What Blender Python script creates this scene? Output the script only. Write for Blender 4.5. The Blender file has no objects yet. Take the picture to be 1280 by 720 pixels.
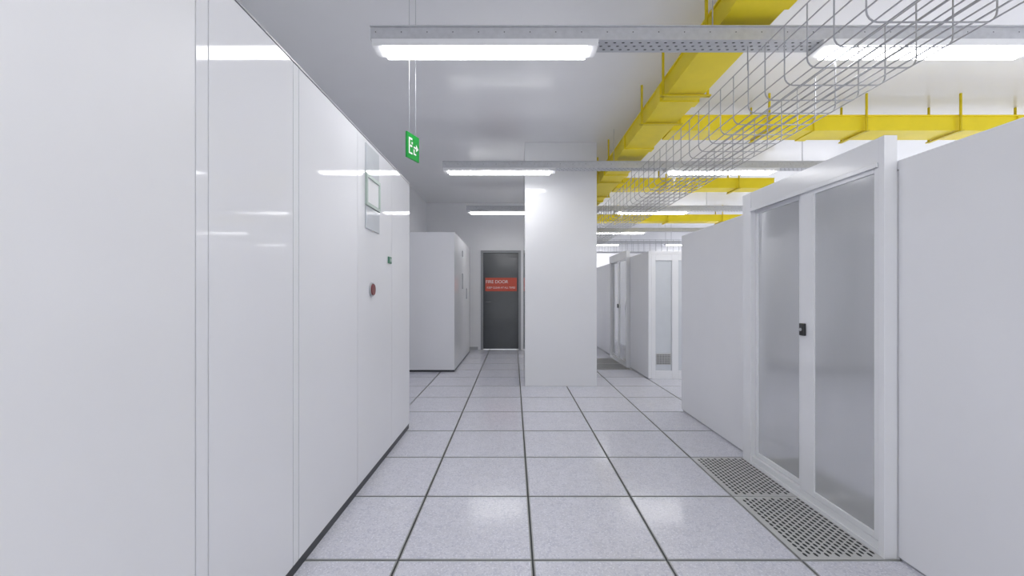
import bpy, bmesh, math, random
from mathutils import Vector
random.seed(3)
S = bpy.context.scene
S.view_settings.view_transform = 'Standard'

# ------------------------------------------------------------ materials
def mat(name, col, rough=0.4, metal=0.0, spec=0.5, noise=0.0, nscale=8.0, stretch=None,
        emis=None, estr=0.0, coat=0.0, speckle=None, bump=0.0):
    m = bpy.data.materials.new(name); m.use_nodes = True
    nt = m.node_tree; b = nt.nodes['Principled BSDF']
    b.inputs['Base Color'].default_value = (*col, 1)
    b.inputs['Roughness'].default_value = rough
    b.inputs['Metallic'].default_value = metal
    b.inputs['Specular IOR Level'].default_value = spec
    b.inputs['Coat Weight'].default_value = coat
    b.inputs['Coat Roughness'].default_value = 0.03
    if emis:
        b.inputs['Emission Color'].default_value = (*emis, 1)
        b.inputs['Emission Strength'].default_value = estr
    tc = nt.nodes.new('ShaderNodeTexCoord')
    mp = nt.nodes.new('ShaderNodeMapping')
    nt.links.new(tc.outputs['Object'], mp.inputs['Vector'])
    if stretch: mp.inputs['Scale'].default_value = stretch
    if noise > 0:
        n = nt.nodes.new('ShaderNodeTexNoise'); n.inputs['Scale'].default_value = nscale
        n.inputs['Detail'].default_value = 4
        nt.links.new(mp.outputs[0], n.inputs['Vector'])
        r = nt.nodes.new('ShaderNodeValToRGB')
        r.color_ramp.elements[0].position = 0.3; r.color_ramp.elements[1].position = 0.7
        r.color_ramp.elements[0].color = (*[c*(1-noise) for c in col], 1)
        r.color_ramp.elements[1].color = (*[min(1, c*(1+noise)) for c in col], 1)
        nt.links.new(n.outputs['Fac'], r.inputs['Fac'])
        last = r.outputs['Color']
        if speckle:
            for (sc, lo, hi, c2, seed) in speckle:
                n2 = nt.nodes.new('ShaderNodeTexNoise'); n2.inputs['Scale'].default_value = sc
                n2.inputs['Detail'].default_value = 3; n2.noise_dimensions = '4D'
                n2.inputs['W'].default_value = seed
                nt.links.new(mp.outputs[0], n2.inputs['Vector'])
                r2 = nt.nodes.new('ShaderNodeValToRGB')
                r2.color_ramp.elements[0].position = lo; r2.color_ramp.elements[1].position = hi
                r2.color_ramp.elements[0].color = (0, 0, 0, 1); r2.color_ramp.elements[1].color = (1, 1, 1, 1)
                nt.links.new(n2.outputs['Fac'], r2.inputs['Fac'])
                mx = nt.nodes.new('ShaderNodeMix'); mx.data_type = 'RGBA'
                nt.links.new(r2.outputs['Color'], mx.inputs['Factor'])
                nt.links.new(last, mx.inputs['A']); mx.inputs['B'].default_value = (*c2, 1)
                last = mx.outputs['Result']
        nt.links.new(last, b.inputs['Base Color'])
        if bump > 0:
            bp = nt.nodes.new('ShaderNodeBump'); bp.inputs['Strength'].default_value = bump
            nt.links.new(n.outputs['Fac'], bp.inputs['Height'])
            nt.links.new(bp.outputs['Normal'], b.inputs['Normal'])
    return m

M_wall   = mat('white_paint', (.83,.838,.87), .3, spec=.3, noise=.012, nscale=3)
M_ceil   = mat('ceiling_paint', (.91,.915,.94), .2, spec=.35, noise=.01, nscale=2)
M_col    = mat('column_gloss_paint', (.78,.79,.82), .08, spec=.4, noise=.01, nscale=2)
M_gloss  = mat('gloss_white_panel', (.80,.808,.845), .05, spec=.12, noise=.012, nscale=1.5)
M_matte  = mat('satin_white_panel', (.80,.806,.835), .45, spec=.25, noise=.015, nscale=2)
M_frame  = mat('white_aluminium', (.80,.81,.84), .15, noise=.01, nscale=6)
M_seam   = mat('panel_seam', (.36,.37,.40), .6, noise=.05)
M_trim   = mat('grey_trim', (.42,.43,.46), .4, noise=.05)
M_dark   = mat('dark_plinth', (.03,.033,.04), .4, noise=.1)
M_tile   = mat('speckled_floor_tile', (.65,.655,.73), .15, spec=.24, noise=.05, nscale=14,
               speckle=[(60,.52,.60,(.57,.58,.67),1.3),(100,.55,.62,(.77,.78,.86),7.7),(180,.60,.66,(.47,.48,.57),4.1)])
M_gap    = mat('floor_gap', (.08,.088,.09), .6, noise=.1)
M_edge   = mat('tile_edge_trim', (.36,.37,.38), .4, noise=.08)
M_perf   = mat('perforated_plate', (.56,.565,.57), .35, metal=.1, noise=.05)
M_hole   = mat('perforation_hole', (.035,.038,.04), .8, noise=.1)
M_galv   = mat('galvanised_steel', (.52,.53,.56), .45, metal=.1, noise=.06, nscale=30)
M_wire   = mat('zinc_wire', (.38,.39,.42), .45, metal=.1, noise=.05)
M_yel    = mat('yellow_duct_plastic', (.86,.69,.02), .45, spec=.3, noise=.04, nscale=5)
M_yel2   = mat('yellow_rod', (.70,.55,.01), .45, spec=.3, noise=.04)
M_lampb  = mat('lamp_body', (.74,.75,.77), .3, noise=.02)
M_emit   = mat('lamp_diffuser', (1,1,1), .5, noise=.001, emis=(1,.99,.985), estr=20)
M_frost  = mat('frosted_glass', (.66,.67,.69), .10, spec=.8, metal=.55, noise=.03, nscale=2, stretch=(1,1.5,.5), coat=.4)
M_door   = mat('charcoal_door', (.055,.062,.07), .12, noise=.05, nscale=4)
M_dframe = mat('grey_door_frame', (.30,.31,.33), .35, noise=.03)
M_red    = mat('red_sign_vinyl', (.56,.075,.04), .4, noise=.03)
M_white  = mat('white_vinyl', (.9,.9,.9), .5, noise=.01)
M_green  = mat('green_exit_face', (.0,.28,.04), .35, noise=.03, emis=(0,.5,.07), estr=.05)
M_gframe = mat('pale_green_frame', (.44,.53,.49), .4, noise=.03)
M_pane   = mat('grey_pane', (.62,.65,.69), .05, spec=.3, noise=.02)
M_dred   = mat('dark_red_plastic', (.20,.05,.05), .35, noise=.05)
M_black  = mat('black_plastic', (.02,.02,.022), .35, noise=.05)
M_dgreen = mat('green_plastic', (.06,.20,.13), .4, noise=.05)

# ------------------------------------------------------------ helpers
def finish(name, bm, mats, parent=None, bevel=0, smooth=False):
    vs = [v.co for v in bm.verts]
    lo = Vector([min(v[i] for v in vs) for i in range(3)])
    hi = Vector([max(v[i] for v in vs) for i in range(3)])
    c = (lo+hi)/2
    bmesh.ops.translate(bm, verts=bm.verts, vec=-c)
    me = bpy.data.meshes.new(name); bm.to_mesh(me); bm.free()
    for m in (mats if isinstance(mats, (list, tuple)) else [mats]): me.materials.append(m)
    if smooth:
        for p in me.polygons: p.use_smooth = True
    o = bpy.data.objects.new(name, me); S.collection.objects.link(o)
    if parent:
        o.parent = parent; o.location = c - parent.location
    else: o.location = c
    if bevel:
        bv = o.modifiers.new('bevel', 'BEVEL'); bv.width = bevel; bv.segments = 2
        bv.limit_method = 'ANGLE'
    return o

def addbox(bm, b, mi=0):
    x0,x1,y0,y1,z0,z1 = b
    v = [bm.verts.new(p) for p in ((x0,y0,z0),(x1,y0,z0),(x1,y1,z0),(x0,y1,z0),
                                   (x0,y0,z1),(x1,y0,z1),(x1,y1,z1),(x0,y1,z1))]
    for f in ((0,3,2,1),(4,5,6,7),(0,1,5,4),(1,2,6,5),(2,3,7,6),(3,0,4,7)):
        fc = bm.faces.new([v[i] for i in f]); fc.material_index = mi

def boxes(name, bl, m, parent=None, bevel=0):
    bm = bmesh.new()
    for b in bl: addbox(bm, b[:6], b[6] if len(b) > 6 else 0)
    return finish(name, bm, m, parent, bevel)

def empty(name, loc):
    e = bpy.data.objects.new(name, None); e.location = Vector(loc)
    e.empty_display_size = .1; S.collection.objects.link(e); return e

def addrod(bm, p0, p1, r, seg=8, mi=0):
    p0, p1 = Vector(p0), Vector(p1); d = (p1-p0); q = d.to_track_quat('Z', 'Y')
    a, b = [], []
    for i in range(seg):
        t = 2*math.pi*i/seg; o = q @ Vector((math.cos(t)*r, math.sin(t)*r, 0))
        a.append(bm.verts.new(p0+o)); b.append(bm.verts.new(p1+o))
    for i in range(seg):
        f = bm.faces.new((a[i], a[(i+1)%seg], b[(i+1)%seg], b[i])); f.material_index = mi
    bm.faces.new(a[::-1]).material_index = mi; bm.faces.new(b).material_index = mi

def rods(name, L, m, parent=None, r=.004, seg=8):
    bm = bmesh.new()
    for l in L: addrod(bm, l[0], l[1], l[2] if len(l) > 2 else r, seg)
    return finish(name, bm, m, parent)

def text(name, body, loc, size, m, parent, rot=(math.pi/2,0,0)):
    cu = bpy.data.curves.new(name, 'FONT'); cu.body = body; cu.size = size
    cu.align_x = 'CENTER'; cu.align_y = 'CENTER'; cu.extrude = .0008
    cu.materials.append(m)
    o = bpy.data.objects.new(name, cu); S.collection.objects.link(o)
    o.parent = parent; o.location = Vector(loc)-parent.location; o.rotation_euler = rot
    return o

H = 3.15
XL, XR, Y0, YD, YB = -1.87, 7.0, -2.3, 9.15, 13.0
XC = 1.10
# ------------------------------------------------------------ room shell
boxes('ceiling', [(XL-.1, XR+.1, Y0, YB+.1, H, H+.12)], M_ceil)
boxes('wall_left', [(XL-.1, XL, Y0, YD, 0, H)], M_wall)
DX0, DX1, DH = -.705, .155, 2.13
boxes('wall_back', [(XL-.1, DX0, YD, YD+.15, 0, H), (DX1, XC, YD, YD+.15, 0, H),
                    (DX0, DX1, YD, YD+.15, DH, H)], M_wall)
boxes('wall_return', [(XC-.12, XC, YD+.15, YB, 0, H)], M_wall)
boxes('wall_far', [(XC-.12, XR+.1, YB, YB+.1, 0, H)], M_wall)

GX, GY, T = .085, .10, .6
perf = {(2,3),(2,4),(2,11),(2,12)}      # tile indices: x0=GX+i*T , y0=GY+j*T
bm = bmesh.new(); g = .0045; ed = .0055
addbox(bm, (XL-.1, XR+.1, Y0, YB+.1, -.12, -.012), 1)
for i in range(-4, 12):
    for j in range(-4, 22):
        if (i, j) in perf: continue
        x0, x1 = max(GX+i*T+g, XL), min(GX+(i+1)*T-g, XR)
        y0, y1 = max(GY+j*T+g, Y0), min(GY+(j+1)*T-g, YB)
        if x1-x0 < .02 or y1-y0 < .02: continue
        addbox(bm, (x0, x1, y0, y1, -.0119, -.0006), 2)       # tile body with dark edge trim
        addbox(bm, (x0+ed, x1-ed, y0+ed, y1-ed, -.0005, 0), 0) # speckled laminate top
finish('floor', bm, [M_tile, M_gap, M_edge])

for (i, j) in sorted(perf):
    bm = bmesh.new(); x0, y0 = GX+i*T+g, GY+j*T+g; x1, y1 = GX+(i+1)*T-g, GY+(j+1)*T-g
    addbox(bm, (x0, x1, y0, y1, -.0119, 0), 0)
    nx, ny = 22, 15
    for a in range(nx):
        for b in range(ny):
            cx = x0+.025+(x1-x0-.05)*(a+.5)/nx
            cy = y0+.025+(y1-y0-.05)*(b+.25+.5*(a % 2))/ny
            vs = []
            for k in range(8):
                t = 2*math.pi*k/8
                vs.append(bm.verts.new((cx+.0075*math.cos(t), cy+.0155*math.sin(t), .0006)))
            bm.faces.new(vs).material_index = 1
    finish('perforated_floor_tile', bm, [M_perf, M_hole])

# baseboards
boxes('baseboard_back', [(XL, DX0-.06, YD-.012, YD, 0, .06)], M_trim)
# column
CX0, CX1, CY0, CY1 = .146, 1.073, 5.49, 6.35
boxes('column', [(CX0, CX1, CY0, CY1, 0, H)], M_col, bevel=.004)

# ------------------------------------------------------------ door
d = empty('door_1', (-.275, YD, 0))
boxes('leaf', [(DX0+.05, DX1-.05, YD+.03, YD+.075, .01, DH-.05)], M_door, d, .003)
boxes('frame', [(DX0, DX0+.05, YD-.02, YD+.12, 0, DH), (DX1-.05, DX1, YD-.02, YD+.12, 0, DH),
                (DX0+.05, DX1-.05, YD-.02, YD+.12, DH-.05, DH)], M_dframe, d)
boxes('closer', [(-.12, .08, YD-.005, YD+.029, 1.99, 2.03)], M_door, d, .004)
boxes('sign_plate', [(-.61, .07, YD+.022, YD+.029, 1.255, 1.545)], M_red, d)
text('sign_title', 'FIRE DOOR', (-.36, YD+.020, 1.455), .095, M_white, d)
text('sign_line', 'KEEP CLEAR AT ALL TIMES', (-.27, YD+.020, 1.33), .052, M_white, d)
rods('handle', [((-.60, YD-.02, 1.02), (-.48, YD-.02, 1.02)), ((-.60, YD-.02, 1.02), (-.60, YD+.03, 1.02))], M_door, d, .008)

# ------------------------------------------------------------ left enclosure (near)
XF = -.925; ZT = 2.17
e = empty('server_aisle_enclosure', (-1.38, 1.1, 0))
YE = 3.78
boxes('core', [(-1.84, XF-.012, -2.0, YE-.012, .05, ZT-.006)], M_seam, e)
seams = [-2.0, -.6, 1.238, 1.290, 1.785, 1.832, 2.523, 3.235, YE]
pm = bmesh.new(); pg = bmesh.new()
for k in range(len(seams)-1):
    a, b = seams[k]+.0025, seams[k+1]-.0025
    addbox(pm if k < 2 else pg, (XF-.0119, XF, a, b, .045, ZT-.01))
addbox(pg, (-1.84, XF-.012, YE-.0119, YE, .045, ZT-.01))
finish('side_panels_satin', pm, M_matte, e)
finish('side_panels_gloss', pg, M_gloss, e)
boxes('plinth', [(-1.83, XF-.004, -2.0, YE-.004, 0, .044)], M_dark, e)
boxes('top_trim', [(XF-.02, XF+.002, -2.0, YE+.002, ZT-.0059, ZT+.002)], M_trim, e)
boxes('roof', [(-1.84, XF-.0201, -2.0, YE, ZT-.0059, ZT+.002)], M_matte, e)

nf = empty('wall_notice_frame', (XF, 2.78, 1.75))
X1 = XF+.001
boxes('frame', [(X1, X1+.014, 2.645, 2.665, 1.745, 1.945), (X1, X1+.014, 2.895, 2.915, 1.745, 1.945),
                (X1, X1+.014, 2.665, 2.895, 1.745, 1.765), (X1, X1+.014, 2.665, 2.895, 1.925, 1.945)], M_gframe, nf)
boxes('notice', [(X1, X1+.006, 2.666, 2.894, 1.766, 1.924)], M_matte, nf)
boxes('lower_holder', [(X1, X1+.008, 2.65, 2.91, 1.60, 1.742)], M_pane, nf, .002)
boxes('upper_pane', [(X1, X1+.005, 2.65, 2.91, 1.95, 2.135)], M_pane, nf, .002)

cp = empty('alarm_call_point', (XF, 2.765, 1.217))
rods('bezel', [((XF, 2.765, 1.217), (XF+.010, 2.765, 1.217))], M_trim, cp, .045, 24)
rods('button', [((XF+.010, 2.765, 1.217), (XF+.018, 2.765, 1.217))], M_dred, cp, .036, 24)
ds = empty('door_release_switch', (XF, 3.16, 1.44))
boxes('plate', [(XF+.0005, XF+.010, 3.125, 3.20, 1.415, 1.465)], M_dgreen, ds, .003)
boxes('rocker', [(XF+.0101, XF+.015, 3.15, 3.175, 1.428, 1.452)], M_gframe, ds)

# far-left enclosure
e = empty('server_aisle_enclosure', (-1.38, 7.6, 0)); XF2 = -.905; Z2 = 2.14
boxes('core', [(-1.84, XF2-.012, 6.522, 8.74, .04, Z2-.005)], M_seam, e)
bm = bmesh.new()
for a, b in ((6.51, 7.0), (7.0, 7.55), (7.55, 8.2), (8.2, 8.75)):
    addbox(bm, (XF2-.0119, XF2, a+.002, b-.002, .03, Z2))
addbox(bm, (-1.84, XF2-.0125, 6.51, 6.5215, .03, Z2))
addbox(bm, (-1.84, XF2-.0125, 6.5225, 8.74, Z2-.0049, Z2))
finish('panels', bm, M_gloss, e)
boxes('plinth', [(-1.83, XF2-.004, 6.53, 8.73, 0, .029)], M_dark, e)
boxes('door_handles', [(XF2, XF2+.02, 7.46, 7.49, 1.28, 1.55), (XF2, XF2+.02, 7.46, 7.49, 1.85, 1.95),
                       (XF2, XF2+.02, 8.1, 8.13, 1.1, 1.3)], M_trim, e)

# ------------------------------------------------------------ sliding-door portal builder (faces -X)
def portal(e, xf, y0, y1, zt, zglass, proud=.06):
    xp = xf-proud
    w0, w1 = .032, .105
    ym = y0+(y1-y0)*.455
    boxes('portal_posts', [(xp, xf-.001, y0, y0+w0, 0, zt), (xp, xf-.001, y1-w1, y1, 0, zt)], M_frame, e, .002)
    boxes('portal_header', [(xp+.003, xf-.001, y0+w0, y1-w1, zglass-.02, zt)], M_frame, e, .002)
    boxes('header_track', [(xp-.008, xp+.0025, y0+w0, y1-w1, zglass-.03, zglass-.008)], M_frame, e, .002)
    boxes('threshold', [(xp, xf-.001, y0+w0, y1-w1, 0, .022), (xp+.008, xf-.005, y0+w0, y1-w1, .022, .058)], M_frame, e, .002)
    for k, (a, b, off) in enumerate(((y0+w0, ym+.03, .006), (ym-.03, y1-w1, .031))):
        s0, s1 = (.03, .11) if k == 0 else (.11, .03)
        xs = xp+off
        boxes('door_frame_%d' % (k+1), [(xs, xs+.022, a, a+s0, .060, zglass-.021), (xs, xs+.022, b-s1, b, .060, zglass-.021),
              (xs, xs+.022, a+s0, b-s1, .060, .09), (xs, xs+.022, a+s0, b-s1, zglass-.05, zglass-.021)], M_frame, e, .002)
        boxes('door_glass_%d' % (k+1), [(xs+.008, xs+.014, a+s0, b-s1, .09, zglass-.05)], M_frost, e)
    boxes('portal_inner', [(xf, xf+.01, y0, y1, .0, 1.74)], M_matte, e)
    boxes('handle', [(xp-.012, xp+.0055, ym-.02, ym+.018, .95, 1.02)], M_black, e, .004)
    rods('handle_lock', [((xp-.012, ym, .985), (xp-.016, ym, .985))], M_trim, e, .009, 16)

# ------------------------------------------------------------ right enclosure (near)
XR1 = 1.72; ZR = 1.785
e = empty('server_aisle_enclosure', (2.4, 1.5, 0))
PY0, PY1 = 1.906, 3.085
boxes('side_panels', [(XR1, XR1+.04, -2.0, PY0-.003, .012, ZR), (XR1, XR1+.04, PY1+.003, 4.36, .012, ZR),
                      (XR1+.04, 3.2, 4.32, 4.36, .012, ZR)], M_matte, e, .003)
boxes('roof', [(XR1+.04, 3.2, -2.0, PY0-.01, ZR-.04, ZR), (XR1+.04, 3.2, PY1+.01, 4.319, ZR-.04, ZR),
               (XR1+.001, 3.2, PY0-.01, PY1+.01, ZR-.04, ZR)], M_matte, e)
boxes('plinth', [(XR1+.01, 3.18, -2.0, PY0-.01, 0, .011), (XR1+.01, 3.18, PY1+.01, 4.34, 0, .011)], M_trim, e)
boxes('back_panel', [(3.16, 3.2, -2.0, 4.319, .012, ZR-.041)], M_matte, e)
portal(e, XR1, PY0, PY1, 1.90, 1.795)

# right enclosure (far)
XR2 = 1.885
e = empty('server_aisle_enclosure', (2.7, 7.5, 0))
boxes('side_panels', [(XR2, XR2+.04, 5.95, 6.88, .012, 1.79), (XR2, XR2+.04, 8.12, 9.9, .012, 1.79)], M_gloss, e, .003)
boxes('roof', [(XR2+.04, 4.2, 5.95, 6.87, 1.75, 1.79), (XR2+.001, 4.2, 6.885, 8.115, 1.75, 1.79), (XR2+.04, 4.2, 8.13, 9.9, 1.75, 1.79)], M_matte, e)
portal(e, XR2, 6.89, 8.11, 1.90, 1.795)
boxes('end_frame', [(XR2+.041, XR2+.10, 5.95, 5.99, 0, 1.749), (XR2+.33, XR2+.42, 5.95, 5.99, 0, 1.749), (XR2+.70, XR2+.80, 5.95, 5.99, 0, 1.749),
      (XR2+.10, XR2+.33, 5.95, 5.99, 1.66, 1.749), (XR2+.42, XR2+.70, 5.95, 5.99, 1.66, 1.749),
      (XR2+.10, XR2+.33, 5.95, 5.99, 0, .12), (XR2+.42, XR2+.70, 5.95, 5.99, 0, .12), (XR2+.80, 4.2, 5.95, 5.99, 0, 1.749)], M_frame, e, .003)
boxes('end_glass', [(XR2+.10, XR2+.33, 5.965, 5.975, .12, 1.66), (XR2+.42, XR2+.70, 5.965, 5.975, .12, 1.66)], M_pane, e)
bm = bmesh.new()
addbox(bm, (XR2+.11, XR2+.32, 5.955, 5.964, .20, .36), 0)
for a in range(9):
    for b in range(7):
        addbox(bm, (XR2+.12+a*.0215, XR2+.132+a*.0215, 5.953, 5.9549, .21+b*.0205, .222+b*.0205), 1)
finish('floor_tile_reflection', bm, [M_perf, M_hole], e)  # dotted plate stands in for the perforated floor tile's reflection in the glass

# ------------------------------------------------------------ light rows
rows = [-1.9, -.02, 2.48, 4.99, 7.5, 10.0, 12.4]
LX = [(-.765, .434), (1.862, 3.06), (4.49, 5.69)]
for ri, y in enumerate(rows):
    xa = -.834 if y < 9 else 1.3
    xb = 6.2
    w = .13; z0, z1 = 2.67, 2.748
    bm = bmesh.new(); t = .003
    addbox(bm, (xa, xb, y, y+w, z0, z0+t), 0)
    addbox(bm, (xa, xb, y, y+t, z0+t, z1), 0)
    addbox(bm, (xa, xb, y+w-t, y+w, z0+t, z1), 0)
    addbox(bm, (xa, xb, y-.012, y, z1-.006, z1), 0)
    addbox(bm, (xa, xb, y+w, y+w+.012, z1-.006, z1), 0)
    n = int((xb-xa)/.05)
    for k in range(n):
        cx = xa+.03+k*.05
        inlamp = any(a-.06 < cx < b+.06 for a, b in LX)
        for q, yy in enumerate((y+.03, y+.065, y+.10)):
            if inlamp: continue
            ox = .025 if q == 1 else 0
            vs = [bm.verts.new((cx+ox+.010*math.cos(s), yy+.0055*math.sin(s), z0-.0005)) for s in [-2*math.pi*i/8 for i in range(8)]]
            bm.faces.new(vs).material_index = 1
        if k % 3 == 0:
            vs = [bm.verts.new((cx+.004*math.cos(s), y-.0005, z0+.045+.003*math.sin(s))) for s in [2*math.pi*i/8 for i in range(8)]]
            bm.faces.new(vs).material_index = 1
    for rx in ((3.43, 5.9) if y > 9 else (1.19, 3.43, 5.9)):
        addrod(bm, (rx, y+w/2, z0+t), (rx, y+w/2, H), .004, 6, 0)
    finish('perforated_lighting_tray', bm, [M_galv, M_hole])
    for (a, b) in LX:
        if a < xa: continue
        l = empty('linear_light_fixture', ((a+b)/2, y+w/2, z0))
        # trapezoid housing hung under the tray
        bm = bmesh.new()
        pr = [(y-.012, z0-.001), (y+w+.012, z0-.001), (y+w-.001, 2.637), (y+.001, 2.637)]
        A = [bm.verts.new((a-.06, p[0], p[1])) for p in pr]; B = [bm.verts.new((b+.06, p[0], p[1])) for p in pr]
        for i in range(4): bm.faces.new((A[i], B[i], B[(i+1)%4], A[(i+1)%4]))
        bm.faces.new(A[::-1]); bm.faces.new(B)
        bmesh.ops.recalc_face_normals(bm, faces=bm.faces)
        finish('housing', bm, M_lampb, l)
        boxes('diffuser', [(a, b, y+.006, y+w-.006, 2.622, 2.6365)], M_emit, l)

# ------------------------------------------------------------ yellow cable ducts
def duct(name, axis, c0, c1, s0, s1, zb=2.80, zt=2.95, hang=(), cpl=()):
    """axis 'Y': runs c0..c1 in Y, spans s0..s1 in X ; axis 'X' opposite"""
    bm = bmesh.new(); t = .006
    def bx(l0, l1, a0, a1, z0, z1, mi=0):
        if axis == 'Y': addbox(bm, (a0, a1, l0, l1, z0, z1), mi)
        else: addbox(bm, (l0, l1, a0, a1, z0, z1), mi)
    bx(c0, c1, s0, s1, zb, zb+t)
    bx(c0, c1, s0, s0+t, zb+t, zt); bx(c0, c1, s1-t, s1, zb+t, zt)
    bx(c0, c1, s0-.012, s0, zt-.012, zt); bx(c0, c1, s1, s1+.012, zt-.012, zt)
    for p in cpl:
        bx(p-.05, p+.05, s0-.016, s0-.0002, zb-.008, zt-.0125); bx(p-.05, p+.05, s1+.0002, s1+.016, zb-.008, zt-.0125)
        bx(p-.05, p+.05, s0-.0001, s1+.0001, zb-.008, zb-.0002)
    for p in hang:
        for s in (s0-.03, s1+.03):
            a = (s, p) if axis == 'Y' else (p, s)
            addrod(bm, (a[0], a[1], zb-.02), (a[0], a[1], H), .011, 8, 1)
        bx(p-.018, p+.018, s0-.05, s1+.05, zb-.020, zb-.0085, 1)
    return finish(name, bm, [M_yel, M_yel2])
DX, DX2 = 1.235, 1.535
duct('yellow_cable_duct', 'Y', -1.8, 12.3, DX, DX2, hang=(.9, 1.75, 2.66, 3.43, 4.0, 5.4, 6.1, 7.0, 8.5, 10.5), cpl=(1.2, 2.35, 3.6, 4.75, 5.8, 7.4))
duct('yellow_cable_duct', 'X', DX2+.017, 6.9, 4.19, 4.45, hang=(2.50, 3.45, 4.37, 5.28, 6.2), cpl=(3.0, 5.0))
duct('yellow_cable_duct', 'X', DX2+.017, 3.95, 6.45, 6.72, hang=(2.3, 3.4), cpl=(2.8,))
duct('yellow_cable_duct', 'X', DX2+.017, 5.1, 9.4, 9.67, hang=(2.3, 3.4, 4.6), cpl=(2.8,))

# ------------------------------------------------------------ wire mesh baskets
def basket(name, axis, c0, c1, s0, s1, z0, z1, step=.15, nb=9, ns=4, r=.0036, hang=()):
    bm = bmesh.new()
    P = (lambda l, s, z: (s, l, z)) if axis == 'Y' else (lambda l, s, z: (l, s, z))
    for i in range(nb):
        s = s0+.03+(s1-s0-.06)*i/(nb-1); addrod(bm, P(c0, s, z0), P(c1, s, z0), r, 5)
    for i in range(ns):
        z = z0+.05+(z1-z0-.05)*i/(ns-1)
        for s in (s0, s1): addrod(bm, P(c0, s, z), P(c1, s, z), r, 5)
    n = int((c1-c0)/step)
    for k in range(n+1):
        l = c0+k*step; rr = .045; pts = [(s0, z1)]
        for q in range(5):
            t = math.pi+ (math.pi/2)*q/4; pts.append((s0+rr+rr*math.cos(t), z0+rr+rr*math.sin(t)))
        for q in range(5):
            t = 1.5*math.pi+(math.pi/2)*q/4; pts.append((s1-rr+rr*math.cos(t), z0+rr+rr*math.sin(t)))
        pts.append((s1, z1))
        for a, b in zip(pts[:-1], pts[1:]): addrod(bm, P(l, a[0], a[1]-.003), P(l, b[0], b[1]-.003), r, 5)
    for h in hang:      # short drop rods up to the lighting trays
        if axis == 'Y':
            for s in (s0, s1): addrod(bm, (s, h, z1-.05), (s, h, 2.668 if s == s0 else 2.618), .004, 6)
        else:
            for s in (s0, s1): addrod(bm, (h, s, z1-.05), (h, s, H), .004, 6)
    return finish(name, bm, M_wire)
basket('wire_mesh_cable_tray', 'Y', .5, 10.7, 1.40, 1.92, 2.27, 2.575, step=.17, hang=[y+.065 for y in rows[2:6]])
basket('wire_mesh_cable_tray', 'X', 1.2, 5.2, 10.8, 11.2, 2.27, 2.575, hang=(2.2, 4.0))

# ------------------------------------------------------------ exit sign
c = Vector((-.632, 2.66, 2.105)); es = empty('exit_sign', c)
w, h, t = .135, .158, .012
boxes('panel', [(c.x-w/2, c.x+w/2, c.y-t/2, c.y+t/2, c.z-h/2, c.z+h/2)], M_green, es, .002)
yy = c.y-t/2-.0015
bm = bmesh.new()
def q(x0, x1, z0, z1): addbox(bm, (c.x+x0, c.x+x1, yy, yy+.001, c.z+z0, c.z+z1))
q(-.050, -.040, -.05, .05); q(-.040, -.012, .038, .05); q(-.040, -.012, -.05, -.040)
q(-.036, -.014, -.006, .006); q(.004, .040, -.004, .006)
for k in range(6): q(.030+k*.004, .034+k*.004, -.020+k*.0035, .022-k*.0035)
q(-.020, -.008, .014, .028); q(.002, .012, -.045, -.012); q(.012, .03, -.045, -.036)
finish('pictogram', bm, M_white, es)
rods('suspension', [((c.x-.035, c.y, c.z+h/2), (c.x-.035, c.y, H)), ((c.x+.035, c.y, c.z+h/2), (c.x+.035, c.y, H))], M_trim, es, .0013, 6)
es.rotation_euler = (0, 0, math.radians(70))

# ------------------------------------------------------------ world + camera
w = bpy.data.worlds.new('world'); S.world = w; w.use_nodes = True
w.node_tree.nodes['Background'].inputs[0].default_value = (.94, .955, 1, 1)
w.node_tree.nodes['Background'].inputs[1].default_value = 1.4
cam = bpy.data.cameras.new('camera'); co = bpy.data.objects.new('camera', cam); S.collection.objects.link(co)
co.location = (0, 0, 1.186); co.rotation_euler = (math.pi/2, 0, 0)
cam.sensor_width = 36; cam.lens = 532/1280*36
cam.shift_x = -2/1280; cam.shift_y = 8/1280; cam.clip_start = .02
S.camera = co
